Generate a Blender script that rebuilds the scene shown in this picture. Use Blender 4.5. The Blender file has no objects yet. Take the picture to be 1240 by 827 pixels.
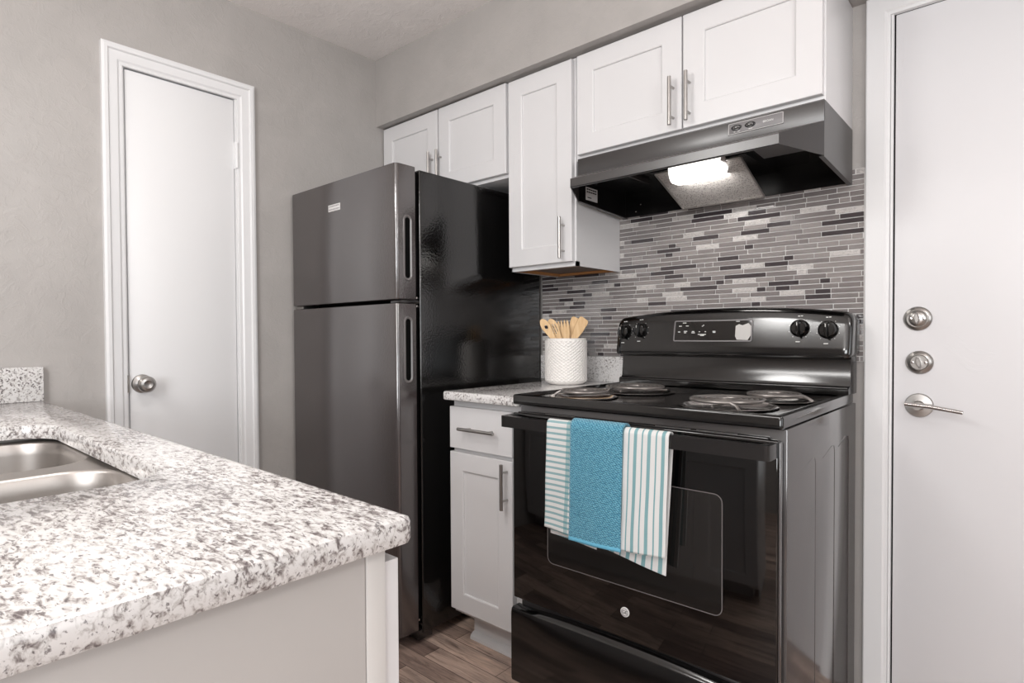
import bpy, bmesh, math, random
from mathutils import Vector, Matrix
from mathutils.geometry import tessellate_polygon
PI = math.pi
random.seed(7)
scn = bpy.context.scene
COL = scn.collection

# ------------------------------------------------------------------ camera
F_PX, YAW, PITCH, ROLL = 716.26, 42.362, -1.072, -0.328
CX, CY, CAM_H = 598.38, 420.21, 1.0968
def make_camera():
    y, p, r = map(math.radians, (YAW, PITCH, ROLL))
    f = Vector((-math.sin(y)*math.cos(p), math.cos(y)*math.cos(p), math.sin(p)))
    R = Vector((math.cos(y), math.sin(y), 0)); U = R.cross(f)
    R2 = R*math.cos(r)+U*math.sin(r); U2 = -R*math.sin(r)+U*math.cos(r)
    cd = bpy.data.cameras.new('camera'); co = bpy.data.objects.new('camera', cd); COL.objects.link(co)
    m = Matrix(((R2.x, U2.x, -f.x, 0), (R2.y, U2.y, -f.y, 0), (R2.z, U2.z, -f.z, CAM_H), (0, 0, 0, 1)))
    co.matrix_world = m
    cd.sensor_width = 36; cd.lens = F_PX/1240*36
    cd.shift_x = (620-CX)/1240; cd.shift_y = (CY-413.5)/1240
    cd.clip_start = .01
    scn.camera = co
make_camera()

# ------------------------------------------------------------------ light
w = bpy.data.worlds.new('world'); scn.world = w; w.use_nodes = True
w.node_tree.nodes['Background'].inputs[0].default_value = (.9, .95, 1, 1)
w.node_tree.nodes['Background'].inputs[1].default_value = 1.0
def area(name, loc, target, sx, sy, power, col=(1, 1, 1), spread=180):
    l = bpy.data.lights.new(name, 'AREA'); l.shape = 'RECTANGLE'; l.size = sx; l.size_y = sy
    l.energy = power; l.color = col; l.spread = math.radians(spread)
    o = bpy.data.objects.new(name, l); COL.objects.link(o); o.location = loc
    o.rotation_euler = (Vector(target)-Vector(loc)).to_track_quat('-Z', 'Y').to_euler()
    return o
def globe(name, loc, r, power, col=(1, .985, .965)):
    l = bpy.data.lights.new(name, 'POINT'); l.shadow_soft_size = r; l.energy = power; l.color = col
    o = bpy.data.objects.new(name, l); COL.objects.link(o); o.location = loc; return o
globe('kitchen_ceiling_lamp', (-1.1, .4, 1.95), .14, 11.5)
globe('entry_fill_lamp', (.8, .75, 1.95), .14, 14)  # unseen lamp added to brighten the floor and base cabinet
globe('dining_fill_lamp', (-.3, -1.3, 1.95), .22, 30)  # unseen lamp placed to brighten left wall, pantry door and fridge front
area('linear_ceiling_lamp', (-1.15, -1.0, 2.385), (-1.15, -1.0, 0), 1.25, .22, 14, (1, .985, .965))
area('window_fill', (1.1, -3.1, 1.45), (-.9, 1.2, 1.2), 1.8, 1.3, 60, (.97, .985, 1))  # unseen soft panel behind the camera, added as window light
area('hall_fill', (2.5, .25, 1.45), (-2.3, .9, 1.3), 1.3, 1.3, 10, (.97, .985, 1))  # unseen panel added for soft fill from the right
scn.view_settings.view_transform = 'Standard'
scn.view_settings.look = 'None'
scn.view_settings.gamma = 1
scn.view_settings.use_curve_mapping = False
scn.view_settings.exposure = 0.36

# ------------------------------------------------------------------ materials
def lin(c):
    return tuple(((x/255)/12.92 if x/255 <= .04045 else ((x/255+.055)/1.055)**2.4) for x in c)
def new_mat(name):
    m = bpy.data.materials.new(name); m.use_nodes = True
    nt = m.node_tree; return m, nt, nt.nodes['Principled BSDF']
def setp(b, **k):
    for a, v in k.items():
        n = {'rough': 'Roughness', 'metal': 'Metallic', 'spec': 'Specular IOR Level', 'coat': 'Coat Weight', 'coatr': 'Coat Roughness',
             'trans': 'Transmission Weight', 'sheen': 'Sheen Weight', 'ior': 'IOR', 'aniso': 'Anisotropic', 'alpha': 'Alpha'}[a]
        b.inputs[n].default_value = v
def coords(nt, scale=(1, 1, 1), rot=(0, 0, 0), kind='Object'):
    tc = nt.nodes.new('ShaderNodeTexCoord'); mp = nt.nodes.new('ShaderNodeMapping')
    nt.links.new(tc.outputs[kind], mp.inputs['Vector'])
    mp.inputs['Scale'].default_value = scale; mp.inputs['Rotation'].default_value = rot
    return mp.outputs['Vector']
def noise(nt, vec, scale, detail=3, rough=.5, dist=0):
    n = nt.nodes.new('ShaderNodeTexNoise'); n.inputs['Scale'].default_value = scale
    n.inputs['Detail'].default_value = detail; n.inputs['Roughness'].default_value = rough
    n.inputs['Distortion'].default_value = dist
    nt.links.new(vec, n.inputs['Vector']); return n.outputs['Fac']
def ramp(nt, fac, stops):
    r = nt.nodes.new('ShaderNodeValToRGB'); e = r.color_ramp.elements
    while len(e) < len(stops): e.new(.5)
    for i, (p, c) in enumerate(stops):
        e[i].position = p; e[i].color = (*c, 1) if len(c) == 3 else c
    nt.links.new(fac, r.inputs['Fac']); return r.outputs['Color']
def bump(nt, b, h, strength, dist=.001, prev=None):
    n = nt.nodes.new('ShaderNodeBump'); n.inputs['Strength'].default_value = strength
    n.inputs['Distance'].default_value = dist; nt.links.new(h, n.inputs['Height'])
    if prev: nt.links.new(prev, n.inputs['Normal'])
    nt.links.new(n.outputs['Normal'], b.inputs['Normal']); return n.outputs['Normal']
def mixc(nt, fac, a, b2, mode='MIX'):
    n = nt.nodes.new('ShaderNodeMix'); n.data_type = 'RGBA'; n.blend_type = mode
    for s, v in ((n.inputs[0], fac), (n.inputs[6], a), (n.inputs[7], b2)):
        if isinstance(v, (int, float)): s.default_value = v
        elif isinstance(v, tuple): s.default_value = (*v, 1) if len(v) == 3 else v
        else: nt.links.new(v, s)
    return n.outputs[2]
def math_n(nt, op, a, b2=None, c=None):
    n = nt.nodes.new('ShaderNodeMath'); n.operation = op
    for i, v in enumerate((a, b2, c)):
        if v is None: continue
        if isinstance(v, (int, float)): n.inputs[i].default_value = v
        else: nt.links.new(v, n.inputs[i])
    return n.outputs[0]
def plain(name, rgb, rough=.5, metal=0, spec=.5, coat=0, bmp=None, **k):
    m, nt, b = new_mat(name); b.inputs['Base Color'].default_value = (*lin(rgb), 1)
    setp(b, rough=rough, metal=metal, spec=spec, coat=coat, **k)
    if bmp:
        sc, st, ds = bmp; v = coords(nt); bump(nt, b, noise(nt, v, sc, 3), st, ds)
    return m
M = {}
def wall_mat(name, rgb, big=5, st=.5):
    m, nt, b = new_mat(name); v = coords(nt)
    n1 = noise(nt, v, big, 4, .6, .6); n2 = noise(nt, v, 150, 3); n3 = noise(nt, v, 22, 5, .65, 1.2)
    c = lin(rgb)
    col = ramp(nt, n1, [(.3, tuple(x*.94 for x in c)), (.7, tuple(min(1, x*1.05) for x in c))])
    nt.links.new(col, b.inputs['Base Color']); setp(b, rough=.42, spec=.45)
    a = bump(nt, b, n2, st*.35, .002)
    r3 = ramp(nt, n3, [(.48, (0, 0, 0)), (.62, (1, 1, 1))])
    bump(nt, b, r3, st*.35, .003, a); return m
M['wall'] = wall_mat('grey_wall_paint', (171, 167, 164))
M['ceil'] = wall_mat('ceiling_paint', (240, 236, 234), 4, .7)
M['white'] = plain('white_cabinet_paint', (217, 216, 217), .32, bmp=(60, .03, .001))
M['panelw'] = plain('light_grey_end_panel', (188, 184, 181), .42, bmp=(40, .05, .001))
M['framew'] = plain('cream_face_frame', (206, 203, 200), .4)
M['trim'] = plain('white_gloss_trim', (226, 226, 227), .3, bmp=(35, .15, .001))
def door_mat(name, rgb):
    m, nt, b = new_mat(name); v = coords(nt, (1, 1, .12))
    n1 = noise(nt, v, 160, 3); v2 = coords(nt); n2 = noise(nt, v2, 9, 5, .7, 1)
    b.inputs['Base Color'].default_value = (*lin(rgb), 1); setp(b, rough=.35)
    a = bump(nt, b, n1, .07, .001); bump(nt, b, ramp(nt, n2, [(.62, (0, 0, 0)), (.72, (1, 1, 1))]), .12, .002, a)
    return m
M['door'] = door_mat('white_door_paint', (229, 229, 230))
M['entry'] = door_mat('entry_door_paint', (222, 221, 223))
def granite(name, sc=(1, 1, 1), rot=(0, 0, 0), coarse=1.0, dk=.75, sh=0):
    m, nt, b = new_mat(name); v = coords(nt, sc, rot)
    n1 = noise(nt, v, 108*coarse, 5, .62, .5); n2 = noise(nt, v, 200*coarse, 4, .6, .5); n3 = noise(nt, v, 11*coarse, 2, .5)
    a = math_n(nt, 'ADD', n1, math_n(nt, 'MULTIPLY', math_n(nt, 'SUBTRACT', n3, .5), .28))
    base = ramp(nt, a, [(.33-sh, lin((112, 104, 104))), (.405-sh, lin((154, 148, 146))), (.475-sh, lin((198, 195, 193))), (.56-sh, lin((218, 216, 215)))])
    a2 = math_n(nt, 'ADD', n2, math_n(nt, 'MULTIPLY', math_n(nt, 'SUBTRACT', n3, .5), .2))
    mk = ramp(nt, a2, [(.37, (dk, dk, dk)), (.43, (0, 0, 0))])
    c1 = mixc(nt, mk, base, lin((84, 76, 77)))
    nt.links.new(c1, b.inputs['Base Color']); setp(b, rough=.14, spec=.5)
    return m
M['granite'] = granite('speckled_granite', (.55, 1.25, 1.0), (0, math.radians(20), math.radians(-30)))
M['granite2'] = granite('speckled_granite_slab', (1, 1, 1), (0, 0, 0), .9, 1.0, .06)
def appl(name, rgb, rough, bs, bst, spec=.5):
    m, nt, b = new_mat(name); v = coords(nt)
    b.inputs['Base Color'].default_value = (*lin(rgb), 1); setp(b, rough=rough, spec=spec)
    if bst: bump(nt, b, noise(nt, v, bs, 2, .5), bst, .001)
    return m
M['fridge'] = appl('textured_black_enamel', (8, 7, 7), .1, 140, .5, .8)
M['fridge_door'] = appl('lightened_black_door', (54, 47, 47), .2, 150, .3, 1.0); M['fridge_door'].node_tree.nodes['Principled BSDF'].inputs['IOR'].default_value = 1.72  # base lighter than the body enamel, standing in for reflected room light
M['black'] = appl('gloss_black_enamel', (9, 8, 8), .12, 60, .02, .8)
M['blackm'] = plain('satin_black_metal', (20, 18, 18), .22, spec=.9)
M['glassb'] = plain('black_oven_glass', (4, 3, 3), .04, spec=.75)
M['window'] = plain('smoked_oven_window', (27, 25, 24), .05, spec=.9)
M['dark'] = plain('dark_gap_rubber', (6, 6, 6), .8, spec=.1)
M['side'] = appl('grey_black_side_enamel', (66, 63, 63), .14, 120, .04, 1.0)
def steel(name, rgb=(176, 172, 168), rough=.28, sc=(1, 1, 1), st=.05):
    m, nt, b = new_mat(name); v = coords(nt, sc)
    b.inputs['Base Color'].default_value = (*lin(rgb), 1); setp(b, rough=rough, metal=1)
    bump(nt, b, noise(nt, v, 300, 2), st, .0005); return m
M['steel'] = steel('brushed_nickel', (176, 173, 170), .3, (1, 1, 1), 0)
M['sink'] = steel('brushed_sink_steel', (188, 183, 179), .4, (1, .04, 1), .08)
M['chrome'] = steel('chrome_ring', (205, 202, 200), .12, (1, 1, 1), 0)
M['coil'] = plain('burner_coil_metal', (138, 133, 130), .36, metal=.7)
M['hood'] = plain('hood_black_paint', (42, 39, 39), .33, spec=1.0, ior=1.55)
M['hoodin'] = plain('hood_black_interior', (16, 15, 15), .22, spec=.5)
M['ctrl2'] = plain('grey_gloss_plastic', (104, 100, 100), .2, spec=.8)
M['ctrl'] = plain('control_strip_grey', (120, 117, 118), .35)
M['mark'] = plain('white_printed_marks', (225, 225, 222), .5)
M['label'] = plain('paper_label', (215, 213, 212), .5)
M['glare'] = plain('display_glare', (186, 183, 180), .35, bmp=(200, .3, .001))  # pale colour stands in for a lamp reflection on the smudged display
M['rawwood'] = plain('raw_wood_edge', (196, 138, 84), .6)
M['cabunder'] = plain('cabinet_bottom_board', (128, 110, 98), .5)
M['lens'] = None
def lens():
    m, nt, b = new_mat('lit_lamp_lens'); b.inputs['Base Color'].default_value = (.95, .93, .9, 1)
    b.inputs['Emission Color'].default_value = (1, .97, .93, 1); b.inputs['Emission Strength'].default_value = 1.6
    setp(b, rough=.35); return m
M['lens'] = lens()
def mesh_filter():
    m, nt, b = new_mat('aluminium_mesh_filter'); v = coords(nt)
    vo = nt.nodes.new('ShaderNodeTexVoronoi'); vo.inputs['Scale'].default_value = 190; nt.links.new(v, vo.inputs['Vector'])
    d = vo.outputs['Distance']
    c = ramp(nt, d, [(.12, lin((70, 66, 64))), (.45, lin((186, 182, 179)))])
    nt.links.new(c, b.inputs['Base Color']); setp(b, rough=.4, metal=.25)
    bump(nt, b, d, .8, .001); return m
M['filter'] = mesh_filter()
M['grout'] = plain('pale_grout', (226, 224, 222), .8)
def tile(name, rgb, rough, var=.1, stone=False):
    m, nt, b = new_mat(name); v = coords(nt)
    c = lin(rgb)
    if stone:
        n = noise(nt, v, 90, 5, .7, 1.5)
        col = ramp(nt, n, [(.35, tuple(x*.62 for x in c)), (.5, c), (.7, tuple(min(1, x*1.2) for x in c))])
    else:
        v2 = coords(nt, (.15, 1, 1)); n = noise(nt, v2, 120, 3, .6)
        col = ramp(nt, n, [(.3, tuple(x*(1-var) for x in c)), (.7, tuple(x*(1+var) for x in c))])
    nt.links.new(col, b.inputs['Base Color']); setp(b, rough=rough, spec=.55); return m
TM = [tile('grey_glass_tile', (122, 116, 115), .12), tile('taupe_glass_tile', (140, 134, 132), .14), tile('charcoal_glass_tile', (66, 60, 62), .1),
      tile('pale_marble_tile', (184, 179, 176), .35, stone=True), tile('mid_grey_stone_tile', (120, 114, 112), .3, .16)]
def vinyl():
    m, nt, b = new_mat('wood_plank_vinyl'); tc = nt.nodes.new('ShaderNodeTexCoord')
    br = nt.nodes.new('ShaderNodeTexBrick'); nt.links.new(tc.outputs['Object'], br.inputs['Vector'])
    br.offset = .37; br.inputs['Scale'].default_value = 1
    br.inputs['Brick Width'].default_value = .42; br.inputs['Row Height'].default_value = .075
    br.inputs['Mortar Size'].default_value = .0012; br.inputs['Bias'].default_value = 0
    br.inputs['Color1'].default_value = (*lin((206, 182, 166)), 1); br.inputs['Color2'].default_value = (*lin((126, 106, 98)), 1)
    br.inputs['Mortar'].default_value = (*lin((90, 78, 72)), 1)
    v = coords(nt, (.1, 1, 1)); n = noise(nt, v, 60, 6, .7, 1.0)
    v2 = coords(nt, (.25, 1, 1)); n2 = noise(nt, v2, 9, 4, .6, .8)
    g = ramp(nt, n, [(.3, (.4, .38, .38)), (.5, (.95, .95, .95)), (.72, (1.25, 1.25, 1.25))])
    c = mixc(nt, 1.0, br.outputs['Color'], g, 'MULTIPLY')
    g2 = ramp(nt, n2, [(.35, (.6, .6, .63)), (.6, (1.25, 1.22, 1.2))])
    c = mixc(nt, .7, c, g2, 'MULTIPLY')
    nt.links.new(c, b.inputs['Base Color']); setp(b, rough=.4)
    bump(nt, b, n, .15, .001); return m
M['floor'] = vinyl()
M['crock'] = plain('white_glazed_ceramic', (236, 232, 228), .38)
def wood():
    m, nt, b = new_mat('beech_wood'); v = coords(nt, (1, 1, .12)); n = noise(nt, v, 140, 4, .6, .4)
    c = ramp(nt, n, [(.3, lin((206, 166, 116))), (.7, lin((230, 198, 152)))])
    nt.links.new(c, b.inputs['Base Color']); setp(b, rough=.5); return m
M['wood'] = wood()
WHT, TEAL = (212, 212, 211), (108, 154, 160)
def stripes_mat(name, kind):
    m, nt, b = new_mat(name); tc = nt.nodes.new('ShaderNodeTexCoord')
    sp = nt.nodes.new('ShaderNodeSeparateXYZ'); nt.links.new(tc.outputs['UV'], sp.inputs[0])
    u, v = sp.outputs[0], sp.outputs[1]     # metres across and along the towel
    def band(x, period, lo, hi):
        f = math_n(nt, 'FRACT', math_n(nt, 'DIVIDE', math_n(nt, 'ADD', x, 10*period), period))
        return math_n(nt, 'MULTIPLY', math_n(nt, 'GREATER_THAN', f, lo), math_n(nt, 'LESS_THAN', f, hi))
    if kind == 'cross':
        s = math_n(nt, 'MULTIPLY', band(v, .0155, .1, .5), .8)
        rim = math_n(nt, 'MULTIPLY', math_n(nt, 'GREATER_THAN', u, .066), math_n(nt, 'LESS_THAN', u, .078))
        s = math_n(nt, 'MINIMUM', math_n(nt, 'ADD', s, math_n(nt, 'MULTIPLY', rim, .6)), 1.3)
    else:
        s = math_n(nt, 'MAXIMUM', math_n(nt, 'MULTIPLY', band(u, .036, .12, .36), .9), math_n(nt, 'MULTIPLY', band(u, .036, .70, .80), .95))
    col = mixc(nt, s, lin(WHT), lin(TEAL))
    vv = coords(nt, (1, 1, 1), kind='UV'); n = noise(nt, vv, 900, 2)
    col = mixc(nt, .25, col, ramp(nt, n, [(.3, (.7, .7, .7)), (.7, (1.1, 1.1, 1.1))]), 'MULTIPLY')
    nt.links.new(col, b.inputs['Base Color']); setp(b, rough=.85, spec=.2)
    bump(nt, b, n, .2, .0006); return m
M['towel_a'] = stripes_mat('cross_striped_cotton', 'cross')
M['towel_c'] = stripes_mat('long_striped_cotton', 'long')
def terry():
    m, nt, b = new_mat('blue_terry_cotton'); tc = nt.nodes.new('ShaderNodeTexCoord')
    mp = nt.nodes.new('ShaderNodeMapping'); nt.links.new(tc.outputs['UV'], mp.inputs['Vector'])
    mp.inputs['Rotation'].default_value = (0, 0, math.radians(35)); mp.inputs['Scale'].default_value = (1, 1.6, 1)
    vo = nt.nodes.new('ShaderNodeTexVoronoi'); vo.inputs['Scale'].default_value = 150; vo.inputs['Randomness'].default_value = .3
    nt.links.new(mp.outputs[0], vo.inputs['Vector']); d = vo.outputs['Distance']
    c = ramp(nt, d, [(.15, lin((114, 178, 199))), (.6, lin((56, 116, 142)))])
    nt.links.new(c, b.inputs['Base Color']); setp(b, rough=.95, spec=.1, sheen=.3)
    inv = math_n(nt, 'SUBTRACT', 1, d); bump(nt, b, inv, 1, .003); return m
M['towel_b'] = terry()
M['towel_hem'] = plain('blue_woven_hem', (104, 178, 208), .9, bmp=(500, .2, .001))

# ------------------------------------------------------------------ mesh helpers
class MB:
    def __init__(s): s.v = []; s.f = []; s.mi = []; s.uv = None
    def add(s, vs, fs, mi=0):
        o = len(s.v); s.v += [tuple(v) for v in vs]
        for f in fs: s.f.append(tuple(i+o for i in f)); s.mi.append(mi)
        return s
    def box(s, x0, x1, y0, y1, z0, z1, bev=0, seg=2, mi=0):
        if bev <= 0:
            vs = [(x, y, z) for x in (x0, x1) for y in (y0, y1) for z in (z0, z1)]
            return s.add(vs, [(0, 1, 3, 2), (4, 6, 7, 5), (0, 4, 5, 1), (2, 3, 7, 6), (0, 2, 6, 4), (1, 5, 7, 3)], mi)
        bm = bmesh.new(); bmesh.ops.create_cube(bm, size=1)
        for v in bm.verts:
            v.co = Vector((x0+(v.co.x+.5)*(x1-x0), y0+(v.co.y+.5)*(y1-y0), z0+(v.co.z+.5)*(z1-z0)))
        bmesh.ops.bevel(bm, geom=list(bm.edges), offset=min(bev, .49*min(abs(x1-x0), abs(y1-y0), abs(z1-z0))), segments=seg, profile=.5, affect='EDGES')
        bm.verts.index_update()
        s.add([v.co for v in bm.verts], [[v.index for v in f.verts] for f in bm.faces], mi); bm.free(); return s
    def rings(s, rings, closed=True, cap0=True, cap1=True, mi=0):
        n = len(rings[0]); o = len(s.v)
        for r in rings: s.v += [tuple(p) for p in r]
        for k in range(len(rings)-1):
            for i in range(n if closed else n-1):
                j = (i+1) % n; s.f.append((o+k*n+i, o+k*n+j, o+(k+1)*n+j, o+(k+1)*n+i)); s.mi.append(mi)
        if cap0: s.f.append(tuple(o+i for i in reversed(range(n)))); s.mi.append(mi)
        if cap1: s.f.append(tuple(o+(len(rings)-1)*n+i for i in range(n))); s.mi.append(mi)
        return s
    def tube(s, pts, r, seg=12, mi=0, closed=False, caps=True):
        pts = [Vector(p) for p in pts]; rs = []; n = len(pts); up = None
        for i, p in enumerate(pts):
            a = pts[(i-1) % n] if (closed or i > 0) else p; b = pts[(i+1) % n] if (closed or i < n-1) else p
            t = (b-a).normalized()
            if up is None: up = Vector((0, 0, 1)) if abs(t.z) < .9 else Vector((1, 0, 0))
            x = t.cross(up).normalized(); y = x.cross(t).normalized(); up = y
            rr = r[i] if isinstance(r, (list, tuple)) else r
            rs.append([p+x*math.cos(2*PI*k/seg)*rr+y*math.sin(2*PI*k/seg)*rr for k in range(seg)])
        if closed: rs.append(rs[0]); return s.rings(rs, True, False, False, mi)
        return s.rings(rs, True, caps, caps, mi)
    def lathe(s, prof, c, axis='z', seg=32, mi=0, cap0=True, cap1=True):
        rs = []
        for r, h in prof:
            ring = []
            for k in range(seg):
                a = 2*PI*k/seg; ca, sa = math.cos(a)*r, math.sin(a)*r
                ring.append({'z': (c[0]+ca, c[1]+sa, c[2]+h), 'y': (c[0]+ca, c[1]-h, c[2]+sa), 'x': (c[0]+h, c[1]+ca, c[2]+sa)}[axis])
            rs.append(ring)
        return s.rings(rs, True, cap0, cap1, mi)
    def prism(s, poly, axis, a0, a1, mi=0):
        """poly: 2-D points; axis x -> (y,z), y -> (x,z), z -> (x,y)"""
        def P(p, a): return {'x': (a, p[0], p[1]), 'y': (p[0], a, p[1]), 'z': (p[0], p[1], a)}[axis]
        n = len(poly); vs = [P(p, a0) for p in poly]+[P(p, a1) for p in poly]
        tri = tessellate_polygon([[Vector((p[0], p[1], 0)) for p in poly]])
        fs = [tuple(reversed(t)) for t in tri]+[tuple(i+n for i in t) for t in tri]
        fs += [(i, (i+1) % n, n+(i+1) % n, n+i) for i in range(n)]
        return s.add(vs, fs, mi)
def rrect(x0, x1, y0, y1, r, inset=0, seg=6):
    x0 += inset; x1 -= inset; y0 += inset; y1 -= inset; r = max(r-inset, .0005)
    out = []
    for cx, cy, a0 in ((x1-r, y1-r, 0), (x0+r, y1-r, PI/2), (x0+r, y0+r, PI), (x1-r, y0+r, 3*PI/2)):
        for k in range(seg+1):
            a = a0+PI/2*k/seg; out.append((cx+r*math.cos(a), cy+r*math.sin(a)))
    return out
def circle(cx, cy, r, n=32): return [(cx+r*math.cos(2*PI*k/n), cy+r*math.sin(2*PI*k/n)) for k in range(n)]
def cap_holes(mb, outer, holes, z, up=True, mi=0):
    loops = [[Vector((p[0], p[1], 0)) for p in outer]]+[[Vector((p[0], p[1], 0)) for p in reversed(h)] for h in holes]
    flat = [p for l in loops for p in l]; tri = tessellate_polygon(loops)
    mb.add([(p.x, p.y, z) for p in flat], [t if up else tuple(reversed(t)) for t in tri], mi)
def offset_ring(pts, z): return [(x, y, z) for x, y in pts]

ORG = {}
def org(o): return ORG.get(o.name, Vector((0, 0, 0)))
def obj(name, mb, mat, parent=None, sharp=35, label=None):
    vs = mb.v
    if parent is not None: O = org(parent)
    else:
        xs = [v[0] for v in vs]; ys = [v[1] for v in vs]; zs = [v[2] for v in vs]
        O = Vector(((min(xs)+max(xs))/2, (min(ys)+max(ys))/2, min(zs)))
    me = bpy.data.meshes.new(name)
    me.from_pydata([(v[0]-O.x, v[1]-O.y, v[2]-O.z) for v in vs], [], mb.f)
    mats = mat if isinstance(mat, (list, tuple)) else [mat]
    for m in mats: me.materials.append(m)
    me.polygons.foreach_set('material_index', mb.mi)
    bm = bmesh.new(); bm.from_mesh(me)
    bmesh.ops.remove_doubles(bm, verts=bm.verts, dist=1e-5)
    bmesh.ops.recalc_face_normals(bm, faces=bm.faces); bm.to_mesh(me); bm.free()
    me.polygons.foreach_set('use_smooth', [True]*len(me.polygons))
    me.set_sharp_from_angle(angle=math.radians(sharp))
    o = bpy.data.objects.new(name, me); COL.objects.link(o)
    if parent is not None: o.parent = parent
    else: o.location = O
    ORG[o.name] = O
    if label: o['label'] = label
    return o
def thing(name, loc, label=None, cat=None, group=None, kind=None):
    o = bpy.data.objects.new(name, None); COL.objects.link(o); o.location = loc; o.empty_display_size = .05
    ORG[o.name] = Vector(loc); tag(o, label, cat, group, kind); return o
def tag(o, label=None, cat=None, group=None, kind=None):
    for k, v in (('label', label), ('category', cat), ('group', group), ('kind', kind)):
        if v: o[k] = v
    return o
def text(name, s, size, loc, rot, mat, parent, depth=.0006, align='CENTER'):
    cu = bpy.data.curves.new(name, 'FONT'); cu.body = s; cu.size = size; cu.extrude = depth; cu.align_x = align; cu.align_y = 'CENTER'
    t = bpy.data.objects.new(name, cu); COL.objects.link(t)
    dg = bpy.context.evaluated_depsgraph_get(); me = bpy.data.meshes.new_from_object(t.evaluated_get(dg))
    bpy.data.objects.remove(t); me.name = name; me.materials.clear(); me.materials.append(mat)
    o = bpy.data.objects.new(name, me); COL.objects.link(o); o.parent = parent
    o.location = Vector(loc)-org(parent); o.rotation_euler = rot; ORG[o.name] = Vector(loc); return o
def struct(name, mb, mat, label, cat='wall'):
    return tag(obj(name, mb, mat), label, cat, None, 'structure')

# ------------------------------------------------------------------ setting
XL, YW, ZC = -2.312, 2.083, 2.4006
XR, YN = 2.6, -3.2
struct('floor', MB().box(XL-.1, XR+.1, YN-.1, YW+.1, -.05, 0), M['floor'], 'brown wood plank vinyl floor under the kitchen', 'floor')
struct('ceiling', MB().box(XL-.1, XR+.1, YN-.1, YW+.1, ZC, ZC+.05), M['ceil'], 'light grey textured ceiling', 'ceiling')
def wall_holes(name, axis, a0, a1, u0, u1, z1, holes, label):
    """a wall slab with rectangular openings (u0,u1,z0,z1)"""
    mb = MB(); us = sorted({u0, u1, *[h[0] for h in holes], *[h[1] for h in holes]}); zs = sorted({0, z1, *[h[2] for h in holes], *[h[3] for h in holes]})
    for i in range(len(us)-1):
        for k in range(len(zs)-1):
            um, zm = (us[i]+us[i+1])/2, (zs[k]+zs[k+1])/2
            if any(h[0] < um < h[1] and h[2] < zm < h[3] for h in holes): continue
            if axis == 'x': mb.box(a0, a1, us[i], us[i+1], zs[k], zs[k+1])
            else: mb.box(us[i], us[i+1], a0, a1, zs[k], zs[k+1])
    return struct(name, mb, M['wall'], label)
DY0, DY1, DZ = .6538, 1.0462, 2.0347           # pantry door opening
EX0, EX1, EZ = -.3145, .62, 2.038              # entry door opening
wall_holes('wall_left', 'x', XL-.12, XL, YN-.1, YW+.12, ZC, [(DY0, DY1, 0, DZ)], 'grey painted wall with the white pantry door')
wall_holes('wall_back', 'y', YW, YW+.12, XL, XR+.1, ZC, [(EX0, EX1, 0, EZ)], 'grey wall behind the cabinets and stove')
wall_holes('wall_front', 'y', YN-.1, YN, XL, XR+.1, ZC, [(.2, 2.0, .8, 2.1)], 'grey wall behind the camera')
wall_holes('wall_right', 'x', XR, XR+.1, YN, YW, ZC, [(-.4, .9, .8, 2.1)], 'grey wall to the right of the camera')
struct('trim_1', MB().box(XL, XR, 1.714, YW, 2.0895, ZC), M['wall'], 'grey boxed-in soffit above the wall cabinets', 'soffit')
for n, (x0, x1, y0, y1) in enumerate(((.2, 2.0, YN-.06, YN-.02), (XR+.02, XR+.06, -.4, .9))):
    r = thing('window_%d' % (n+1), ((x0+x1)/2, (y0+y1)/2, .8), 'white framed window out of the picture', 'window', None, 'structure')
    mb = MB()
    if n == 0:
        for a, b2, c, d in ((x0, x0+.05, .8, 2.1), (x1-.05, x1, .8, 2.1), (x0, x1, .8, .85), (x0, x1, 2.05, 2.1), (x0, x1, 1.43, 1.47)): mb.box(a, b2, y0, y1, c, d)
    else:
        for a, b2, c, d in ((y0, y0+.05, .8, 2.1), (y1-.05, y1, .8, 2.1), (y0, y1, .8, .85), (y0, y1, 2.05, 2.1), (y0, y1, 1.43, 1.47)): mb.box(x0, x1, a, b2, c, d)
    obj('window_frame', mb, M['trim'], r)

# pantry door
pd = thing('door_1', (XL, (DY0+DY1)/2, 0), 'narrow flat white pantry door in the left wall', 'door', None, 'structure')
def casing(parent, prof, corners, plane):
    """sweep a moulding profile (inset, height) around three sides"""
    mb = MB(); a0, a1, z1 = corners; rings = []
    pts = [(a0, 0, -1, 0), (a0, z1, -1, 1), (a1, z1, 1, 1), (a1, 0, 1, 0)]
    for (a, z, sa, sz) in pts:
        ring = [(a-sa*ins, z-sz*ins, h) for ins, h in prof]
        rings.append([plane(*p) for p in ring])
    mb.rings(rings, True, True, True)
    return obj('casing', mb, M['trim'], parent, 25)
prof = [(0, 0), (0, .018), (.008, .021), (.018, .020), (.022, .014), (.036, .0125), (.048, .011), (.054, .007), (.064, .006), (.0655, 0)]
casing(pd, prof, (.588, 1.1115, 2.0914), lambda a, z, h: (XL+h, a, z))
mb = MB()
for a, b2, z0, z1 in ((DY0, DY0+.004, 0, DZ), (DY1-.006, DY1, 0, DZ), (DY0, DY1, DZ-.006, DZ)): mb.box(XL-.1, XL-.001, a, b2, z0, z1)
obj('door_jamb', mb, M['trim'], pd)
obj('door_leaf', MB().box(XL-.046, XL-.008, DY0+.009, DY1-.008, .012, DZ-.011, .002), M['door'], pd)
mb = MB(); ky, kz = .7005, .9365
mb.lathe([(.0001, 0), (.031, 0), (.033, .003), (.031, .008), (.022, .011), (.013, .016), (.012, .03), (.016, .036), (.024, .041), (.0285, .05), (.028, .06), (.022, .067), (.014, .069), (.008, .066), (.0001, .066)], (XL-.008, ky, kz), 'x', 32)
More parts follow.
